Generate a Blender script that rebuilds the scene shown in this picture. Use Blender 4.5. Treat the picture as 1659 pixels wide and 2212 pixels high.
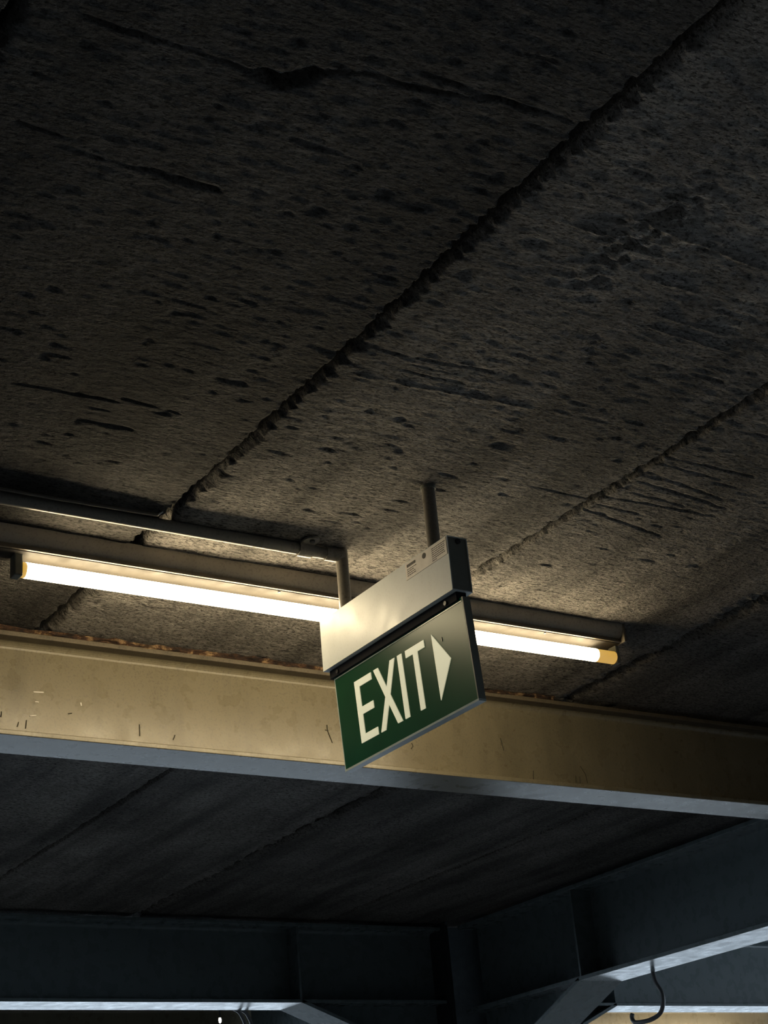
import bpy, bmesh, math, random
import numpy as np
from mathutils import Vector, Matrix

for o in list(bpy.data.objects):
    bpy.data.objects.remove(o)
SC = bpy.context.scene
COL = SC.collection
S = 1.1          # metres per layout unit (camera-to-ceiling height is one unit)
EYE = 1.5        # height of the lens above the floor


def W(x, y, z):
    return Vector((S * x, S * y, EYE + S * z))


# ------------------------------------------------------------------ camera
cd = bpy.data.cameras.new('camera')
cam = bpy.data.objects.new('camera', cd)
COL.objects.link(cam)
right = Vector((0.84064671, -0.53478029, -0.08557537)).normalized()
down = Vector((0.16100007, 0.39763106, -0.90330976))
fwd = Vector((0.51709968, 0.74558674, 0.42036691)).normalized()
up = right.cross(fwd).normalized()
m = Matrix((right, up, -fwd)).transposed().to_4x4()
m.translation = Vector((0, 0, EYE))
cam.matrix_world = m
cd.sensor_fit = 'VERTICAL'
cd.sensor_height = 36.0
cd.sensor_width = 27.0
cd.lens = 3478.753 * 36.0 / 2212.0
cd.clip_start = 0.05
SC.camera = cam

# ------------------------------------------------------------------ world: flat overcast daylight outside the open sides
wd = bpy.data.worlds.new('overcast_sky')
SC.world = wd
wd.use_nodes = True
bg = wd.node_tree.nodes['Background']
bg.inputs[0].default_value = (0.70, 0.85, 1.0, 1)
bg.inputs[1].default_value = 3.1

SC.view_settings.view_transform = 'Standard'
SC.view_settings.look = 'None'
SC.view_settings.gamma = 1.0
SC.view_settings.use_curve_mapping = False
SC.view_settings.exposure = 0.0

TUBE = 36.0


# ------------------------------------------------------------------ materials
def nt(name):
    mt = bpy.data.materials.new(name)
    mt.use_nodes = True
    return mt, mt.node_tree, mt.node_tree.nodes['Principled BSDF']


def add(t, kind, **kw):
    n = t.nodes.new(kind)
    for k, v in kw.items():
        setattr(n, k, v)
    return n


def noise(t, scale, detail=4, rough=.5, stretch=(1, 1, 1)):
    tc = add(t, 'ShaderNodeNewGeometry')
    mp = add(t, 'ShaderNodeMapping')
    mp.inputs['Scale'].default_value = stretch
    t.links.new(tc.outputs['Position'], mp.inputs['Vector'])
    n = add(t, 'ShaderNodeTexNoise')
    n.inputs['Scale'].default_value = scale
    n.inputs['Detail'].default_value = detail
    n.inputs['Roughness'].default_value = rough
    t.links.new(mp.outputs[0], n.inputs['Vector'])
    return n.outputs['Fac']


def ramp(t, fac, stops):
    r = add(t, 'ShaderNodeValToRGB')
    e = r.color_ramp.elements
    while len(e) < len(stops):
        e.new(.5)
    for q, (pos, c) in zip(e, stops):
        q.position = pos
        q.color = (c, c, c, 1) if isinstance(c, (int, float)) else (*c, 1)
    t.links.new(fac, r.inputs[0])
    return r.outputs['Color']


def mul(t, a, b, f=1.0):
    x = add(t, 'ShaderNodeMix', data_type='RGBA', blend_type='MULTIPLY')
    x.inputs['Factor'].default_value = f
    t.links.new(a, x.inputs[6])
    t.links.new(b, x.inputs[7])
    return x.outputs[2]


def bump(t, p, h, strength, dist, prev=None):
    b = add(t, 'ShaderNodeBump')
    b.inputs['Strength'].default_value = strength
    b.inputs['Distance'].default_value = dist
    t.links.new(h, b.inputs['Height'])
    if prev is not None:
        t.links.new(prev, b.inputs['Normal'])
    t.links.new(b.outputs[0], p.inputs['Normal'])
    return b.outputs[0]


def concrete(name, tone, tint=(1, .93, .84), streak=True):
    mt, t, p = nt(name)
    c = [tone * q for q in tint]
    big = ramp(t, noise(t, 3.2, 5, .6), [(.3, tuple(q * .62 for q in c)), (.7, tuple(q * 1.3 for q in c))])
    grain = ramp(t, noise(t, 75, 3, .6, (.6, 1.2, 1)), [(.3, .70), (.62, 1.18)])
    a = mul(t, big, grain)
    a = mul(t, a, ramp(t, noise(t, 210, 3, .65, (.6, 1.1, 1)), [(.38, .30), (.50, 1.12)]))
    if streak:
        st = ramp(t, noise(t, 4.2, 3, .55, (2.2, .22, 1)), [(.36, .55), (.56, 1.15)])
        a = mul(t, a, st)
    t.links.new(a, p.inputs['Base Color'])
    p.inputs['Roughness'].default_value = .92
    p.inputs['Specular IOR Level'].default_value = .25
    b = bump(t, p, noise(t, 150, 4, .65, (.62, 1.1, 1)), 1.0, .010)
    bump(t, p, noise(t, 420, 2, .6, (.6, 1, 1)), .8, .0022, b)
    return mt


def paint(name, col, rough=.45, speck=.25, streaks=.2, coat=0.0):
    mt, t, p = nt(name)
    base = ramp(t, noise(t, 6, 4, .6), [(.3, tuple(q * (1 - speck * .5) for q in col)), (.7, col)])
    sp = ramp(t, noise(t, 260, 2, .5), [(.34, 1 - speck), (.46, 1)])
    a = mul(t, base, sp)
    if streaks:
        ru = ramp(t, noise(t, 9, 4, .65, (2.2, 2.2, .35)), [(.32, 1 - streaks), (.5, 1)])
        a = mul(t, a, ru)
    t.links.new(a, p.inputs['Base Color'])
    t.links.new(ramp(t, noise(t, 30, 3), [(.3, rough * .85), (.7, min(1, rough * 1.2))]), p.inputs['Roughness'])
    p.inputs['Specular IOR Level'].default_value = .5
    bump(t, p, noise(t, 300, 2), .12, .0006)
    if coat:
        p.inputs['Coat Weight'].default_value = coat
    return mt


def flat(name, col, rough=.5, metal=0.0, spec=.5):
    mt, t, p = nt(name)
    a = ramp(t, noise(t, 60, 3), [(.3, tuple(q * .88 for q in col)), (.7, col)])
    t.links.new(a, p.inputs['Base Color'])
    p.inputs['Roughness'].default_value = rough
    p.inputs['Metallic'].default_value = metal
    p.inputs['Specular IOR Level'].default_value = spec
    return mt


def glow(name, col, strength):
    mt, t, p = nt(name)
    p.inputs['Base Color'].default_value = (.8, .8, .8, 1)
    p.inputs['Emission Color'].default_value = (*col, 1)
    p.inputs['Emission Strength'].default_value = strength
    return mt


M = dict(
    beam=paint('cream_beam_paint', (.19, .165, .108), .29, .25, .18),
    grey=paint('grey_green_beam_paint', (.16, .20, .21), .28, .03, .08),
    chip=flat('dark_scratch', (.05, .045, .03), .9),
    rust=None,
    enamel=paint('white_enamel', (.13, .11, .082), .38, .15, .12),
    case=paint('off_white_sign_case', (.72, .76, .76), .42, .04, .04),
    cap=flat('dark_grey_plastic', (.19, .195, .165), .5),
    black=flat('black_plastic', (.02, .02, .022), .4),
    green=None,
    matt=flat('matt_black_rail', (.012, .012, .014), .85, 0, .15),
    letter=flat('cream_lettering', (.86, .90, .84), .5),
    edge=flat('clear_edge_strip', (.55, .62, .60), .25),
    sticker=flat('paper_sticker', (.92, .87, .80), .6),
    ink=flat('ink', (.10, .09, .08), .7),
    spine=paint('lightened_enamel', (.42, .37, .30), .5, .2, .15),  # batten enamel made lighter, stands in for light on its sides
    cover=paint('darkened_enamel', (.016, .012, .007), .8, .3, .2),  # batten enamel darkened in colour to hold down the tube's glare underneath
    conduit=paint('painted_conduit', (.24, .22, .19), .30, .2, .1),
    amber=glow('amber_tube_end', (1.0, .56, .08), .55),
    tube=glow('lit_fluorescent_tube', (1.0, .81, .50), TUBE),
    cable=flat('grey_cable_sheath', (.16, .16, .165), .45),
    steel=flat('dull_zinc', (.30, .29, .27), .45, .6),
    dirty=paint('dusty_beam_paint', (.11, .088, .058), .6, .3, .3),
    column=paint('dark_column_paint', (.035, .045, .05), .85, .2, .15),
    floor=concrete('floor_concrete', .50, (1, 1, 1), False),
    wall=concrete('wall_concrete', .22, (1, 1, 1), False),
    back=concrete('slab_core', .02, (1, 1, 1), False),
)
# deep green acrylic of the sign face
mt, t, p = nt('green_sign_acrylic')
t.links.new(ramp(t, noise(t, 12, 3), [(.3, (.002, .034, .012)), (.7, (.004, .050, .018))]), p.inputs['Base Color'])
p.inputs['Roughness'].default_value = .30
p.inputs['Specular IOR Level'].default_value = .22
p.inputs['Emission Color'].default_value = (0, 1, .42, 1)
p.inputs['Emission Strength'].default_value = .008   # the sign is faintly edge lit
M['green'] = mt
_p = M['letter'].node_tree.nodes['Principled BSDF']
_p.inputs['Emission Color'].default_value = (1, .96, .62, 1)
_p.inputs['Emission Strength'].default_value = .34   # edge-lit lettering
# rusty crumbling packing above the cream beam
mt, t, p = nt('rusty_mortar')
t.links.new(ramp(t, noise(t, 38, 5, .7), [(.40, (.010, .004, .002)), (.53, (.050, .022, .009)), (.62, (.22, .14, .07))]),
            p.inputs['Base Color'])
p.inputs['Roughness'].default_value = .95
bump(t, p, noise(t, 120, 4, .7), .7, .004)
M['rust'] = mt

PLANK_TONE = [.15, .13, .235, .235, .17, .18, .18, .18]


# ------------------------------------------------------------------ builders
def link(o, parent=None):
    COL.objects.link(o)
    if parent is not None:
        o.parent = parent
    return o


def tag(o, label=None, cat=None, group=None, kind=None):
    if label: o['label'] = label
    if cat: o['category'] = cat
    if group: o['group'] = group
    if kind: o['kind'] = kind
    return o


def thing(name, label, cat, base, group=None):
    o = bpy.data.objects.new(name, None)
    o.location = W(*base)
    o.empty_display_size = .05
    COL.objects.link(o)
    return tag(o, label, cat, group, 'thing')


def world_origin(o):
    v = Vector((0, 0, 0))
    while o is not None:
        v += o.location
        o = o.parent
    return v


def obj(name, bm, mat, parent=None, smooth=False):
    """bm is in layout units; becomes one mesh object in metres, relative to its parent."""
    off = world_origin(parent) if parent is not None else Vector((0, 0, 0))
    for v in bm.verts:
        v.co = W(*v.co) - off
    bmesh.ops.recalc_face_normals(bm, faces=bm.faces)
    me = bpy.data.meshes.new(name)
    bm.to_mesh(me)
    bm.free()
    me.materials.append(mat)
    if smooth:
        for f in me.polygons:
            f.use_smooth = True
    return link(bpy.data.objects.new(name, me), parent)


def box(x0, x1, y0, y1, z0, z1, bev=0.0, bm=None, seg=2):
    b = bmesh.new()
    bmesh.ops.create_cube(b, size=1)
    for v in b.verts:
        v.co = Vector(((x0 + x1) / 2 + v.co.x * (x1 - x0), (y0 + y1) / 2 + v.co.y * (y1 - y0),
                       (z0 + z1) / 2 + v.co.z * (z1 - z0)))
    if bev:
        bmesh.ops.bevel(b, geom=b.edges[:], offset=bev, segments=seg, affect='EDGES', profile=.5)
    if bm is None:
        return b
    me = bpy.data.meshes.new('t')
    b.to_mesh(me); b.free()
    bm.from_mesh(me)
    bpy.data.meshes.remove(me)
    return bm


def prism(pts, axis, a, b, bm=None):
    """pts: 2-D outline in the two other axes (in x,y,z order), extruded along axis from a to b."""
    bm = bm or bmesh.new()

    def mk(q, s):
        q = list(q)
        q.insert('xyz'.index(axis), s)
        return bm.verts.new(q)
    A = [mk(q, a) for q in pts]
    B = [mk(q, b) for q in pts]
    n = len(pts)
    bm.faces.new(A)
    bm.faces.new(B[::-1])
    for i in range(n):
        bm.faces.new((A[i], B[i], B[(i + 1) % n], A[(i + 1) % n]))
    return bm


def tube(path, r, n=16, bm=None, caps=True):
    bm = bm or bmesh.new()
    P = [Vector(q) for q in path]
    rings = []
    prev = None
    for i, q in enumerate(P):
        d = (P[min(i + 1, len(P) - 1)] - P[max(i - 1, 0)]).normalized()
        if prev is None:
            u = d.orthogonal().normalized()
        else:
            u = (prev - d * prev.dot(d)).normalized()
        prev = u
        w = d.cross(u)
        rr = r[i] if isinstance(r, (list, tuple)) else r
        rings.append([bm.verts.new(q + (u * math.cos(k * 2 * math.pi / n) + w * math.sin(k * 2 * math.pi / n)) * rr)
                      for k in range(n)])
    for a, b in zip(rings, rings[1:]):
        for k in range(n):
            bm.faces.new((a[k], a[(k + 1) % n], b[(k + 1) % n], b[k]))
    if caps:
        bm.faces.new(rings[0][::-1])
        bm.faces.new(rings[-1])
    return bm


def autosmooth(o, ang=35):
    me = o.data
    for f in me.polygons:
        f.use_smooth = True
    bm = bmesh.new(); bm.from_mesh(me)
    for e in bm.edges:
        if len(e.link_faces) == 2 and e.calc_face_angle(0) > math.radians(ang):
            e.smooth = False
    bm.to_mesh(me); bm.free()
    return o


# ------------------------------------------------------------------ value noise for the real relief
def vnoise(x, y, seed):
    rs = np.random.RandomState(seed)
    T = rs.rand(256, 256)
    xi = np.floor(x).astype(int); yi = np.floor(y).astype(int)
    fx = x - xi; fy = y - yi
    fx = fx * fx * (3 - 2 * fx); fy = fy * fy * (3 - 2 * fy)
    a = T[xi % 256, yi % 256]; b = T[(xi + 1) % 256, yi % 256]
    c = T[xi % 256, (yi + 1) % 256]; d = T[(xi + 1) % 256, (yi + 1) % 256]
    return (a * (1 - fx) + b * fx) * (1 - fy) + (c * (1 - fx) + d * fx) * fy - .5


# marks seen in the soffit: polylines (layout units), half width, depth (both units; negative depth = ridge)
MARKS = [
    ([(.439, 1.012), (.492, 1.013), (.531, 1.009), (.564, 1.01), (.607, 1.009), (.629, 1.014)], .0030, .0040),
    ([(.607, 1.009), (.629, 1.012), (.641, 1.000), (.650, .986)], .0110, .0110),
    ([(.641, .992), (.674, .972), (.699, .963), (.735, .963), (.779, .956), (.831, .938), (.918, .933)], .0030, .0042),
    ([(.742, .941), (.789, .940), (.854, .939)], .0028, .0035),
    ([(.437, 1.171), (.479, 1.173)], .0024, .003),
    ([(.533, 1.187), (.561, 1.189), (.586, 1.183)], .0026, .0035),
    ([(.586, 1.184), (.62, 1.187), (.651, 1.185)], .0055, .0075),
    ([(.603, 1.638), (.738, 1.629)], .0026, .0036), ([(.746, 1.619), (.825, 1.624)], .0026, .0036),
    ([(.982, 1.384), (1.134, 1.371)], .0024, .0030), ([(1.028, 1.412), (1.118, 1.410)], .0022, .0025),
    ([(.975, 1.448), (1.234, 1.426)], .0024, -.0020), ([(1.010, 1.396), (1.10, 1.393)], .0018, .0018),
    ([(1.083, 1.034), (1.299, 1.047)], .0024, -.0026), ([(1.011, 1.073), (1.088, 1.070)], .0024, -.0026),
    ([(1.18, 1.12), (1.25, 1.118)], .0022, -.0024),
    ([(.802, .876), (.847, .871)], .0022, .0028), ([(.883, .867), (.907, .869)], .0022, -.0026),
    ([(.993, .908), (1.021, .91)], .0022, -.0026),
    ([(1.520, 1.364), (1.607, 1.357)], .0022, .0026),
    ([(1.512, 1.463), (1.678, 1.462)], .0028, .0040), ([(1.519, 1.482), (1.64, 1.490)], .0026, .0036),
    ([(1.519, 1.512), (1.692, 1.541)], .0026, .0036), ([(1.526, 1.541), (1.723, 1.563)], .0028, .0042),
    ([(1.54, 1.575), (1.65, 1.582)], .0024, .0032),
    ([(1.508, 1.603), (1.721, 1.591)], .0026, .0036), ([(1.509, 1.650), (1.698, 1.684)], .0028, .0040),
    ([(1.52, 1.628), (1.60, 1.632)], .0024, .0030),
    ([(1.386, 1.616), (1.483, 1.618)], .0022, .0026), ([(1.20, 1.24), (1.235, 1.30)], .0030, .0026),
    ([(1.25, 1.20), (1.38, 1.206)], .0020, -.0020), ([(1.24, 1.175), (1.36, 1.178)], .0020, -.0020),
]


def soffit(name, x0, x1, y0, y1, seed, tone, parent, fine=True, wob=(.004, .004), z=1.0):
    """one precast plank: rough underside as real relief, ragged long edges, 0.05 thick"""
    if fine:
        ys = np.concatenate([np.arange(y0, .78, .03), np.arange(.78, 1.95, .0023), np.arange(1.95, 2.42, .005),
                             np.arange(2.42, 4.7, .012), np.arange(4.7, y1, .08), [y1]])
        nx = max(8, int((x1 - x0) / .0065))
        e = np.array([0, .0025, .005, .008])
        xs = np.unique(np.concatenate([x0 + e, np.linspace(x0 + .012, x1 - .012, nx), x1 - e]))
    else:
        ys = np.linspace(y0, y1, 60)
        xs = np.linspace(x0, x1, 12)
    X, Y = np.meshgrid(xs, ys, indexing='ij')
    h = vnoise(X * 3, Y * 2, seed) * .006 + vnoise(X * 11, Y * 9, seed + 1) * .0016
    h += vnoise(X * 34, Y * 62, seed + 2) * .0007 + vnoise(X * 75, Y * 150, seed + 3) * .0009
    pit = vnoise(X * 42, Y * 90, seed + 4)
    h += np.clip(pit - .34, 0, 1) * .014
    # ragged long edges
    for sx, w, sd in ((x0, wob[0], 7), (x1, wob[1], 9)):
        d = np.abs(X - sx)
        lim = w * (.85 + .7 * vnoise(Y * 13, Y * 0 + sd, seed + sd) + 1.7 * vnoise(Y * 120, Y * 0 + sd, seed + sd + 1))
        lim = np.clip(lim, .0012, 1)
        h += np.clip(1 - d / (lim * 1.8), 0, 1) ** 1.0 * .010
    for pts, hw, dep in MARKS:
        xa = min(q[0] for q in pts) - .02; xb = max(q[0] for q in pts) + .02
        if xb < x0 or xa > x1 or not fine:
            continue
        best = np.full(X.shape, 1.0)
        for (ax, ay), (bx, by) in zip(pts, pts[1:]):
            L2 = (bx - ax) ** 2 + (by - ay) ** 2
            tt = np.clip(((X - ax) * (bx - ax) + (Y - ay) * (by - ay)) / L2, 0, 1)
            jit = vnoise(X * 70, Y * 0, 77) * .003
            best = np.minimum(best, np.hypot(X - ax - tt * (bx - ax), Y - ay - tt * (by - ay) + jit))
        vis = .65 + .9 * vnoise(X * 45, Y * 0 + 3, 31)
        h += np.exp(-(best / (hw * .62)) ** 2) * dep * vis
    if fine:   # rough broken patch of pits
        for px, py in ((1.12, .993), (1.115, 1.06), (1.112, 1.124)):
            dd = np.exp(-(((X - px) / .035) ** 2 + ((Y - py) / .05) ** 2))
            h += dd * np.clip(vnoise(X * 90, Y * 120, seed + 12), -.1, 1) * .010
    Z = z + np.maximum(h, -.0035)
    nxs, nys = X.shape
    V = np.stack([X, Y, Z], -1).reshape(-1, 3)
    top = np.array([[x0, y0, z + .06], [x1, y0, z + .06], [x1, y1, z + .06], [x0, y1, z + .06]])
    V = np.vstack([V, top])
    V = V * S + np.array([0, 0, EYE])
    idx = np.arange(nxs * nys).reshape(nxs, nys)
    F = np.stack([idx[:-1, :-1], idx[:-1, 1:], idx[1:, 1:], idx[1:, :-1]], -1).reshape(-1, 4)
    faces_extra = []
    t0 = nxs * nys
    e_y0 = idx[:, 0].tolist(); e_y1 = idx[:, -1].tolist(); e_x0 = idx[0, :].tolist(); e_x1 = idx[-1, :].tolist()
    faces_extra.append(e_y0 + [t0 + 1, t0]); faces_extra.append(e_y1[::-1] + [t0 + 3, t0 + 2])
    faces_extra.append(e_x0[::-1] + [t0, t0 + 3]); faces_extra.append(e_x1 + [t0 + 2, t0 + 1])
    faces_extra.append([t0, t0 + 1, t0 + 2, t0 + 3])
    me = bpy.data.meshes.new(name)
    loops = F.size + sum(len(f) for f in faces_extra)
    me.vertices.add(len(V)); me.vertices.foreach_set('co', V.ravel())
    me.loops.add(loops)
    li = np.concatenate([F.ravel()] + [np.array(f) for f in faces_extra])
    me.loops.foreach_set('vertex_index', li.astype(np.int32))
    tot = np.concatenate([np.full(len(F), 4), [len(f) for f in faces_extra]])
    st = np.concatenate([[0], np.cumsum(tot)[:-1]])
    me.polygons.add(len(tot))
    me.polygons.foreach_set('loop_start', st.astype(np.int32))
    me.update(calc_edges=True)
    me.validate()
    sm = np.zeros(len(me.polygons), dtype=bool); sm[:len(F)] = True
    me.polygons.foreach_set('use_smooth', sm)
    me.materials.append(concrete('plank_concrete', tone))
    return link(bpy.data.objects.new(name, me), parent)


# ------------------------------------------------------------------ structure: slab, floor, low walls
ceiling = obj('ceiling', box(-4.5, 10.5, -3.6, 10.5, 1.045, 1.20), M['back'])
tag(ceiling, 'dark concrete soffit of long precast planks', kind='structure')
JX = [-4.5, -3.25, -2.65, -2.05, -1.45, -.85, -.22, .378, .940, 1.503, 2.064, 2.722, 3.32, 3.92, 4.52, 5.12, 5.72, 6.4, 8.0, 10.5]
for i, (a, b) in enumerate(zip(JX, JX[1:])):
    fine = a >= -.3 and b <= 4.0
    wide = abs(b - 2.064) < .01, abs(a - 2.064) < .01
    wl = .0042 if abs(a - .94) < .01 else .0034
    wr = .0036 if abs(b - .94) < .01 else .0034
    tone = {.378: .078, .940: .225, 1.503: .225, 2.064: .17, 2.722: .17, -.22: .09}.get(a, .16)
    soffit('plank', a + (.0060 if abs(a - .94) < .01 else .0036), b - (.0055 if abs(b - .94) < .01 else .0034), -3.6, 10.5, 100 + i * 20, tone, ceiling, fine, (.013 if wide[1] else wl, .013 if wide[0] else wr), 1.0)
floor = tag(obj('floor', box(-4.5, 10.5, -3.6, 10.5, -1.364 - .1, -1.3636), M['floor']), kind='structure')
for nm, b in (('wall_back', (-4.5, 10.5, -3.72, -3.6, -1.3636, 1.2)),
              ('wall_left', (-4.62, -4.5, -3.6, 10.5, -1.3636, 1.2)),
              ('wall_front', (-4.5, 10.5, 10.5, 10.62, -1.3636, -.95)),
              ('wall_right', (10.5, 10.62, -3.6, 10.5, -1.3636, -.95))):
    tag(obj(nm, box(*b), M['wall']), kind='structure')


# ------------------------------------------------------------------ steel beams
def beam_x(name, label, x0, x1, y0, zb, zt, w, tf, tw, mat, stiff=(), group=None, webdy=None):
    t = thing(name, label, 'beam', ((x0 + x1) / 2, y0 + w / 2, zb), group)
    yc = y0 + w / 2 if webdy is None else y0 + webdy + tw / 2
    obj('web', box(x0, x1, yc - tw / 2, yc + tw / 2, zb + tf, zt - tf), mat, t)
    b = box(x0, x1, y0, y0 + w, zt - tf, zt, .0012)
    obj('top_flange', b, M['dirty'] if mat is M['beam'] else mat, t)
    obj('bottom_flange', box(x0, x1, y0, y0 + w, zb, zb + tf, .0012), mat, t)
    r = .011
    for s in (-1, 1):
        yw = yc + s * tw / 2
        for zc, sg in ((zt - tf, -1), (zb + tf, 1)):
            pts = [(yw, zc)] + [(yw + s * r * (1 - math.sin(a)), zc + sg * r * (1 - math.cos(a))) for a in
                                [math.pi / 2 * k / 5 for k in range(6)]]
            o = obj('root_fillet', prism(pts, 'x', x0, x1), mat, t)
    for xs in stiff:
        for (ya, yb) in ((y0 + .003, yc - tw / 2), (yc + tw / 2, y0 + w - .003)):
            obj('stiffener', box(xs - .004, xs + .004, ya, yb, zb + tf, zt - tf, .0008), mat, t)
    return t


def beam_y(name, label, y0, y1, x0, zb, zt, w, tf, tw, mat, stiff=()):
    t = thing(name, label, 'beam', (x0 + w / 2, (y0 + y1) / 2, zb))
    xc = x0 + w / 2
    obj('web', box(xc - tw / 2, xc + tw / 2, y0, y1, zb + tf, zt - tf), mat, t)
    obj('top_flange', box(x0, x0 + w, y0, y1, zt - tf, zt, .0012), mat, t)
    obj('bottom_flange', box(x0, x0 + w, y0, y1, zb, zb + tf, .0012), mat, t)
    for ys in stiff:
        for (xa, xb) in ((x0 + .003, xc - tw / 2), (xc + tw / 2, x0 + w - .003)):
            obj('stiffener', box(xa, xb, ys - .004, ys + .004, zb + tf, zt - tf, .0008), mat, t)
    return t


beamA = beam_x('steel_beam', 'cream painted steel I-beam crossing the picture directly behind the green exit sign',
               -2.2, 3.188, 2.375, .810, .9875, .098, .0085, .006, M['beam'], webdy=.033)
# crumbling rusty packing squeezed between the cream beam and the planks
def packing(x0, x1, yface, depth, amp, seed):
    xs = np.arange(x0, x1, .0035)
    nz = 7
    bm = bmesh.new()
    grid = []
    for k in range(nz):
        f = k / (nz - 1)
        z = .9870 + (.9962 - .9870) * f
        row = []
        yy = yface + vnoise(xs * 60, xs * 0 + k * .9, seed) * amp + vnoise(xs * 18, xs * 0 + k * .4, seed + 1) * amp * 1.4
        zz = z + vnoise(xs * 75, xs * 0 + k * 1.3, seed + 2) * .004
        for x, y, zc in zip(xs, yy, zz):
            row.append(bm.verts.new((x, y, zc)))
        grid.append(row)
    for a, b in zip(grid, grid[1:]):
        for i in range(len(xs) - 1):
            bm.faces.new((a[i], a[i + 1], b[i + 1], b[i]))
    back = [[bm.verts.new((x, yface + depth, z)) for x in (xs[0], xs[-1])] for z in (.9870, .9962)]
    bm.faces.new([*grid[-1], back[1][1], back[1][0]][::-1])
    bm.faces.new([*grid[0], back[0][1], back[0][0]])
    bm.faces.new((back[0][0], back[0][1], back[1][1], back[1][0]))
    return bm
pk = obj('mortar_packing', packing(-.4, 2.02, 2.377, .07, .008, 5), M['rust'], beamA)
pk['label'] = 'crumbling rust-brown packing on top of the beam'
obj('mortar_packing', packing(2.0195, 3.15, 2.400, .05, .006, 8), M['rust'], beamA)
# dark hairline scrapes on the cream web
def web_pt(u, v):
    d = right * ((u - 829.5) / 3478.753) + down * ((v - 1106) / 3478.753) + fwd
    k = 2.408 / d.y
    return Vector((d.x * k, 2.4075, d.z * k))
for pl_ in ([(706, 1566), (707, 1578), (712, 1590), (718, 1605)], [(702, 1577), (709, 1578)],
            [(889, 1605), (892, 1612), (888, 1618)], [(1081, 1595), (1084, 1608), (1088, 1622)],
            [(1253, 1655), (1264, 1672), (1269, 1692)], [(1243, 1676), (1244, 1690)], [(1252, 1678), (1253, 1692)],
            [(1152, 1665), (1152, 1684)], [(57, 1556), (55, 1574)], [(40, 1560), (37, 1570)], [(3, 1537), (2, 1549)],
            [(301, 1565), (302, 1590)], [(378, 1588), (374, 1598)], [(147, 1542), (155, 1541)]):
    o = obj('scrape', tube([web_pt(*q) for q in pl_], .0009, 6), M['chip'], beamA)
for pl_ in ([(72, 1495), (94, 1496)], [(75, 1516), (83, 1517)], [(174, 1518), (175, 1525)], [(64, 1547), (78, 1546)]):
    o = obj('paint_chip', tube([web_pt(*q) for q in pl_], .0011, 6), M['sticker'], beamA)

far = beam_x('steel_beam', 'dark grey haunched steel beam along the lower left edge of the picture',
             -1.2, 3.139, 4.43, .741, .985, .14, .010, .007, M['grey'], stiff=(2.594,))
farx = beam_x('steel_beam', 'dark steel beam continuing to the right behind the corner column',
              3.411, 7.5, 4.43, .735, .985, .14, .010, .007, M['grey'], stiff=(3.86,))
rb = beam_y('steel_beam', 'deep dark steel beam running diagonally into the lower right corner of the picture',
            -1.5, 4.403, 3.19, .705, .985, .166, .012, .008, M['grey'], stiff=(3.81,))
ry = beam_y('steel_beam', 'dark steel beam hidden behind the corner column running on into the next bay',
            4.587, 5.998, 3.19, .705, .985, .166, .012, .008, M['grey'])
beamB = beam_x('steel_beam', 'steel cross beam of the next bay far behind the corner column',
               -1.5, 7.5, 6.00, .810, .9875, .098, .0085, .006, M['beam'])

# haunches: web plate plus the sloping flange under each
def haunch(parent, axis, a0, z0, a1, z1, c0, c1, web_c, mat):
    """axis: running axis; (a0,z0) start of slope at the beam bottom, (a1,z1) end at the column; c0..c1 flange width"""
    t = .010
    dx, dz = a1 - a0, z1 - z0
    L = math.hypot(dx, dz); nx_, nz_ = -dz / L * t, dx / L * t
    if nz_ < 0:
        nx_, nz_ = -nx_, -nz_
    flp = [(a0, z0), (a1, z1), (a1 + nx_, z1 + nz_), (a0 + nx_, z0 + nz_)]
    wp = [(a0, z0 + .004), (a1, z1 + .004), (a1, z0 + .004)]
    def ext(pts, s0, s1):
        bm = bmesh.new()
        A = [bm.verts.new((q[0], s0, q[1]) if axis == 'x' else (s0, q[0], q[1])) for q in pts]
        B = [bm.verts.new((q[0], s1, q[1]) if axis == 'x' else (s1, q[0], q[1])) for q in pts]
        bm.faces.new(A); bm.faces.new(B[::-1])
        for i in range(len(pts)):
            j = (i + 1) % len(pts)
            bm.faces.new((A[i], B[i], B[j], A[j]))
        return bm
    obj('haunch_flange', ext(flp, c0, c1), mat, parent)
    obj('haunch_web', ext(wp, web_c - .0035, web_c + .0035), mat, parent)
haunch(far, 'x', 2.594, .741, 3.139, .531, 4.43, 4.57, 4.50, M['grey'])
haunch(farx, 'x', 3.86, .735, 3.411, .545, 4.43, 4.57, 4.50, M['grey'])
haunch(rb, 'y', 3.815, .705, 4.403, .465, 3.19, 3.356, 3.273, M['grey'])

col = thing('steel_column', 'dark steel H-column at the corner where the haunched beams meet', 'column', (3.275, 4.5, -1.3636))
obj('flange', box(3.14, 3.152, 4.405, 4.585, -1.3636, .999, .001), M['column'], col)
obj('flange', box(3.398, 3.41, 4.405, 4.585, -1.3636, .999, .001), M['column'], col)
obj('web', box(3.152, 3.398, 4.491, 4.499, -1.3636, .999), M['column'], col)
obj('base_plate', box(3.141, 3.409, 4.406, 4.584, -1.3636, -1.345), M['column'], col)


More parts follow.
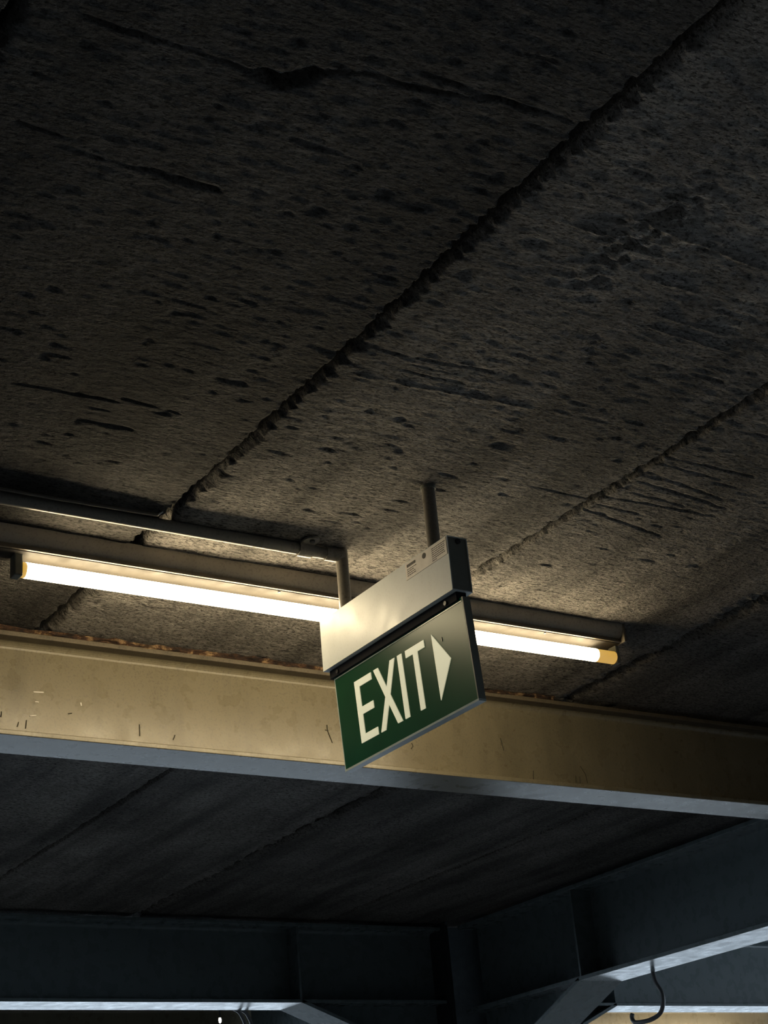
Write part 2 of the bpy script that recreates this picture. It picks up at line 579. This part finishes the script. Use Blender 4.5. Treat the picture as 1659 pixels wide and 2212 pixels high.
# ------------------------------------------------------------------ fluorescent battens
def batten(label, x0, y, xlen, light=TUBE):
    """runs along x; x0 = left end of the body"""
    t = thing('fluorescent_light', label, 'light', (x0 + xlen / 2, y, 1.0))
    x1 = x0 + xlen
    hw = .033
    half = [(hw, 1.0), (hw, .990), (hw - .006, .979), (hw - .0115, .9755), (hw - .0125, .9715), (hw - .0095, .9705),
            (hw - .0095, .9680), (hw - .0125, .9670)]
    prof = [(y - a, z) for a, z in half] + [(y + a, z) for a, z in half[::-1]]
    spine = [(y - a, z) for a, z in half[:4]] + [(y + a, z) for a, z in half[:4][::-1]]
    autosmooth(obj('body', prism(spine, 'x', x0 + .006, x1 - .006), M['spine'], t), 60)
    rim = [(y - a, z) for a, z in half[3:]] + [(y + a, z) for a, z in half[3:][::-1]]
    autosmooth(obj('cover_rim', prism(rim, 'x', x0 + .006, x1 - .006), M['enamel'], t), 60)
    obj('gear_cover', box(x0 + .007, x1 - .007, y - .0205, y + .0205, .9662, .9672), M['cover'], t)['label'] = 'underside of the batten, coloured dark to tone down the tube glare'
    for xa, xb in ((x0, x0 + .0062), (x1 - .0062, x1)):
        obj('end_cap', box(xa, xb, y - hw - .001, y + hw + .001, .966, .9995, .0012), M['enamel'], t)
    zt = .946
    tl0, tl1 = x0 + .066, x1 - .010
    for xa, xb in ((tl0 - .007, tl0 + .006), (tl1 + .0005, tl1 + .0095)):
        b = box(xa, xb, y - .010, y + .010, zt - .013, .9675, .002)
        obj('lamp_holder', b, M['cap'], t)
    r = .0118
    obj('fluorescent_tube', tube([(tl0 + .012, y, zt), (tl1 - .041, y, zt)], r, 28), M['tube'], t, True)['label'] = 'glowing white glass tube'
    for a, b_ in ((tl0 + .006, tl0 + .012), (tl1 - .041, tl1 + .001)):
        autosmooth(obj('tube_end', tube([(a, y, zt), (a + .0008, y, zt), (b_, y, zt)], [r * .82, r * .99, r * .99], 24), M['amber'], t))['label'] = 'amber glowing end of the tube'
    for xs in (x0 + .49, x0 + .66, x0 + .86, x0 + 1.02):
        obj('screw', tube([(xs, y - .017, .9680), (xs, y - .017, .9650)], .0022, 8), M['black'], t)
    return t
batten('glowing fluorescent batten light on the ceiling behind the exit sign', .702, 2.045, 1.195)
batten('fluorescent batten light in the next bay hidden behind the far beam at lower right', 5.15, 5.66, 1.195)

# ------------------------------------------------------------------ ceiling conduit, saddle, thin cable
cr = .0095
cz = .9903
cnd = thing('conduit', 'horizontal electrical conduit on the ceiling above the fluorescent light', 'pipe', (.45, 1.918, cz))
pipe = obj('pipe', tube([(-.8, 1.918, cz), (1.222, 1.918, cz)], cr, 20), M['conduit'], cnd)
autosmooth(pipe)
autosmooth(obj('elbow', tube([(1.212, 1.918, cz), (1.226, 1.918, cz), (1.243, 1.918, cz)], .0112, 20), M['conduit'], cnd))
for sx in (1.176,):
    sd = bmesh.new()
    pts = []
    for k in range(13):
        a = math.radians(-110 + k * 22 * 1.0)
        pts.append((a,))
    rad = cr + .0022
    prof = [(1.918 - rad, 1.0)] + [(1.918 - rad * math.cos(a), cz - rad * math.sin(a)) for a in
                                   [math.pi * k / 12 for k in range(13)]] + [(1.918 + rad, 1.0)]
    inn = [(1.918 + (rad - .0018) * (1 if i < 1 else -1), 1.0) for i in range(2)]
    inner = [(1.918 + cr * 1.02, 1.0)] + [(1.918 + cr * 1.02 * math.cos(a), cz - cr * 1.02 * math.sin(a)) for a in
                                          [math.pi * k / 12 for k in range(13)]] + [(1.918 - cr * 1.02, 1.0)]
    prism(prof + inner, 'x', sx - .012, sx + .012, sd)
    so = obj('saddle_clip', sd, M['conduit'], cnd)
    tab = [(sx - .012, 1.906)] + [(sx - .012 * math.cos(a), 1.893 - .011 * math.sin(a)) for a in
                                  [math.pi * k / 10 for k in range(11)]] + [(sx + .012, 1.906)]
    obj('clip_tab', prism(tab, 'z', .9945, .9975), M['conduit'], so)
    obj('screw', tube([(sx, 1.892, .996), (sx, 1.892, .9915)], .0042, 12), M['black'], so)
wire = obj('cable', tube([(-.6, 1.892, .991), (.3, 1.893, .991), (.78, 1.893, .991), (.918, 1.889, .991), (.925, 1.889, .998)], .0028, 8), M['enamel'])
tag(wire, 'thin pale cable on the ceiling beside the conduit, upper left of the light', 'cable')


# ------------------------------------------------------------------ the exit sign
SX0, SX1, SY0, SY1, SZ0, SZ1 = 1.2260, 1.2600, 1.6225, 1.9690, .8165, .8975
sg = thing('exit_sign', 'green hanging exit sign with white letters and arrow under a pale metal housing', 'sign',
           (1.243, 1.796, .66))
# folded sheet housing: open ended shell
tk = .0014
hb = bmesh.new()
prism([(SX0, SZ0), (SX1, SZ0), (SX1, SZ1), (SX0, SZ1), (SX0, SZ0 + 1e-4), (SX0 + tk, SZ0 + tk), (SX0 + tk, SZ1 - tk),
       (SX1 - tk, SZ1 - tk), (SX1 - tk, SZ0 + tk), (SX0 + tk, SZ0 + tk - 1e-4)], 'y', SY0, SY1, hb)
housing = obj('housing', hb, M['case'], sg)
for ya, yb in ((SY0 + .0008, SY0 + .006), (SY1 - .006, SY1 - .0008)):
    ec = obj('end_cap', box(SX0 + tk, SX1 - tk, ya, yb, SZ0 + tk, SZ1 - tk), M['cap'], sg)
    ec['label'] = 'dark grey end cap'
    yy = ya - .0002 if ya < 1.7 else yb + .0002
    nb = tube([(1.2445, yy - .0012, SZ1 - .006), (1.2445, yy + .0012, SZ1 - .006)], .0042, 14)
    obj('knockout', nb, M['black'], ec)
# specification sticker on the housing front
st = obj('sticker', box(SX0 - .0007, SX0 - .0001, 1.6245, 1.7270, .8705, .8960), M['sticker'], sg)
st['label'] = 'white specification sticker with small print'
def mark(y_left, y_right, z0, z1, par, mat=None):
    return obj('print_line', box(SX0 - .0011, SX0 - .0006, y_right, y_left, z0, z1), mat or M['ink'], par)
mark(1.7225, 1.7010, .8885, .8925, st)
rnd = random.Random(4)
for k, z in enumerate((.8850, .8820, .8788, .8758)):
    y = 1.7225
    while y > (1.705 if k else 1.699):
        w = rnd.uniform(.002, .005)
        mark(y, y - w, z - .0006, z + .0003, st)
        y -= w + .0014
for k, z in enumerate((.8915, .8885, .8855, .8825, .8795, .8765, .8735)):
    y = 1.6600
    end = 1.6300 if k < 6 else 1.652
    while y > end:
        w = rnd.uniform(.002, .006)
        mark(y, y - w, z - .0006, z + .0003, st)
        y -= w + .0013
obj('indicator_hole', tube([(SX0 - .0012, 1.679, .8895), (SX0 - .0004, 1.679, .8895)], .0042, 16), M['black'], st)
obj('hanging_rail', box(1.2345, 1.2515, SY0 + .004, SY1 - .004, .8035, SZ0 + .0005, .001), M['matt'], sg)
for y in (SY0 + .030, SY1 - .028):
    obj('rail_screw', tube([(1.2348, y, .8085), (1.2325, y, .8085)], .0032, 12), M['black'], sg)
# the acrylic panel leans a few degrees out of plumb
TL = .053
def lean(x, y, z):
    return (x + (.806 - z) * TL, y, z)
def leanbm(bm):
    for v in bm.verts:
        v.co = Vector(lean(*v.co))
    return bm
PY0, PY1, PZ0, PZ1 = 1.6180, 1.9600, .6590, .8065
PX0, PX1 = 1.2385, 1.2480
panel = obj('panel', leanbm(box(PX0, PX1, PY0 + .0022, PY1 - .0022, PZ0 + .003, PZ1)), M['green'], sg)
panel['label'] = 'dark green acrylic face'
obj('edge_strip', leanbm(box(PX0 + .0002, PX1 - .0002, PY1 - .0022, PY1, PZ0 + .003, PZ1)), M['edge'], sg)
obj('edge_strip', leanbm(box(PX0 - .0007, PX0 - .0001, PY0 + .004, PY1 - .004, .8008, .8022)), M['edge'], sg)
obj('edge_strip', leanbm(box(PX0 - .0006, PX1 + .002, PY0, PY0 + .0022, PZ0 + .003, PZ1)), M['cap'], sg)
obj('edge_strip', leanbm(box(PX0 - .0004, PX1 + .002, PY0, PY1, PZ0, PZ0 + .003)), M['edge'], sg)
def glyph(name, polys, lab):
    bm = bmesh.new()
    for pts in polys:
        A = [bm.verts.new(lean(PX0 - .0012, y, z)) for y, z in pts]
        B = [bm.verts.new(lean(PX0 + .0002, y, z)) for y, z in pts]
        bm.faces.new(A); bm.faces.new(B[::-1])
        for i in range(len(pts)):
            j = (i + 1) % len(pts)
            bm.faces.new((A[i], B[i], B[j], A[j]))
    o = obj(name, bm, M['letter'], panel)
    return o
zt_, zb_ = .7800, .6865
zm = (zt_ + zb_) / 2 - .0005
ya, yb = 1.9060, 1.8595
glyph('letter', [[(ya, zt_), (yb + .0, zt_), (yb, zt_ - .0105), (ya - .0125, zt_ - .0105), (ya - .0125, zm + .0055), (yb + .003, zm + .0055),
                  (yb + .003, zm - .0055), (ya - .0125, zm - .0055), (ya - .0125, zb_ + .0110), (yb, zb_ + .0110),
                  (yb, zb_), (ya, zb_)]], 'E')
xa, xb = 1.8525, 1.7955
w = .0125
xm = (xa + xb) / 2
glyph('letter', [[(xa, zt_), (xa - w, zt_), (xm, zm + .0125), (xb + w, zt_), (xb, zt_), (xm - w * .52, zm), (xb, zb_), (xb + w, zb_),
                  (xm, zm - .0125), (xa - w, zb_), (xa, zb_), (xm + w * .52, zm)]], 'X')
glyph('letter', [[(1.7885, zt_), (1.7770, zt_), (1.7770, zb_), (1.7885, zb_)]], 'I')
ta, tb = 1.7675, 1.7200
tm = (ta + tb) / 2
glyph('letter', [[(ta, zt_), (tb, zt_), (tb, zt_ - .0105), (tm - .0058, zt_ - .0105), (tm - .0058, zb_), (tm + .0058, zb_),
                  (tm + .0058, zt_ - .0105), (ta, zt_ - .0105)]], 'T')
glyph('arrow', [[(1.7005, zt_ + .001), (1.6640, zm + .001), (1.7000, zb_ - .001)]], 'arrow')
obj('nick', leanbm(box(PX0 - .0008, PX0 + .0002, 1.6775, 1.6790, .7630, .7690)), M['black'], panel)
# suspension tubes
for y in (1.6765, 1.918):
    rod = obj('suspension_tube', tube([(1.243, y, SZ1 - .001), (1.243, y, .9995)], .0096, 22), M['conduit'], sg)
    autosmooth(rod)
    if y < 1.8:
        obj('ceiling_collar', tube([(1.243, y, .995), (1.243, y, 1.0005)], [.0112, .0112], 20), M['cap'], rod)
    obj('lock_nut', tube([(1.243, y, SZ1 - .0005), (1.243, y, SZ1 + .004)], .0135, 6), M['steel'], rod)

# ------------------------------------------------------------------ things hanging from the far beams
def smoothpath(P, n=6):
    out = []
    P = [Vector(q) for q in P]
    for i in range(len(P) - 1):
        p0 = P[max(i - 1, 0)]; p1 = P[i]; p2 = P[i + 1]; p3 = P[min(i + 2, len(P) - 1)]
        for k in range(n):
            t = k / n
            out.append(.5 * ((2 * p1) + (p2 - p0) * t + (2 * p0 - 5 * p1 + 4 * p2 - p3) * t * t + (3 * p1 - p0 - 3 * p2 + p3) * t ** 3))
    out.append(P[-1])
    return out
X0 = 3.345
hk = obj('hooked_cable', tube(smoothpath([(X0, 3.66, .7045), (X0, 3.66, .70), (X0, 3.655, .672), (X0 + .004, 3.64, .640),
                                          (X0 + .004, 3.645, .605), (X0, 3.662, .583), (X0 - .01, 3.70, .572), (X0 - .015, 3.752, .575),
                                          (X0 - .015, 3.765, .590), (X0 - .015, 3.760, .600)]), .0065, 10), M['cable'], None, True)
tag(hk, 'grey cable with a hooked end hanging from the right beam, bottom right corner', 'cable')
for dx, lab in ((0.0, 'left of the two grey cables curving down under the lower left beam'),
                (.030, 'right of the two grey cables curving down under the lower left beam')):
    c = obj('drooping_cable', tube(smoothpath([(2.26 + dx, 4.592 + dx * .4, .757), (2.36 + dx, 4.592 + dx * .4, .756), (2.425 + dx, 4.592 + dx * .4, .751), (2.455 + dx, 4.592 + dx * .4, .742),
                                               (2.470 + dx, 4.592 + dx * .4, .724), (2.482 + dx, 4.592 + dx * .4, .69), (2.485 + dx, 4.592 + dx * .4, .62)]), .0050, 10), M['cable'], None, True)
    tag(c, lab, 'cable', 'twin cables under the lower left beam')
lamp = thing('ceiling_bulb', 'tiny bright bulb seen below the lower left beam', 'light', (2.918, 5.6, 1.0))
obj('bulb', tube([(2.918, 5.6, .861), (2.918, 5.6, .864), (2.918, 5.6, .870), (2.918, 5.6, .876), (2.918, 5.6, .880)], [.002, .0045, .0055, .005, .004], 12), glow('bulb_glass', (1, .95, .85), 8.0), lamp, True)
obj('pendant_cable', tube([(2.918, 5.6, .880), (2.918, 5.6, .9995)], .003, 8), M['black'], lamp)
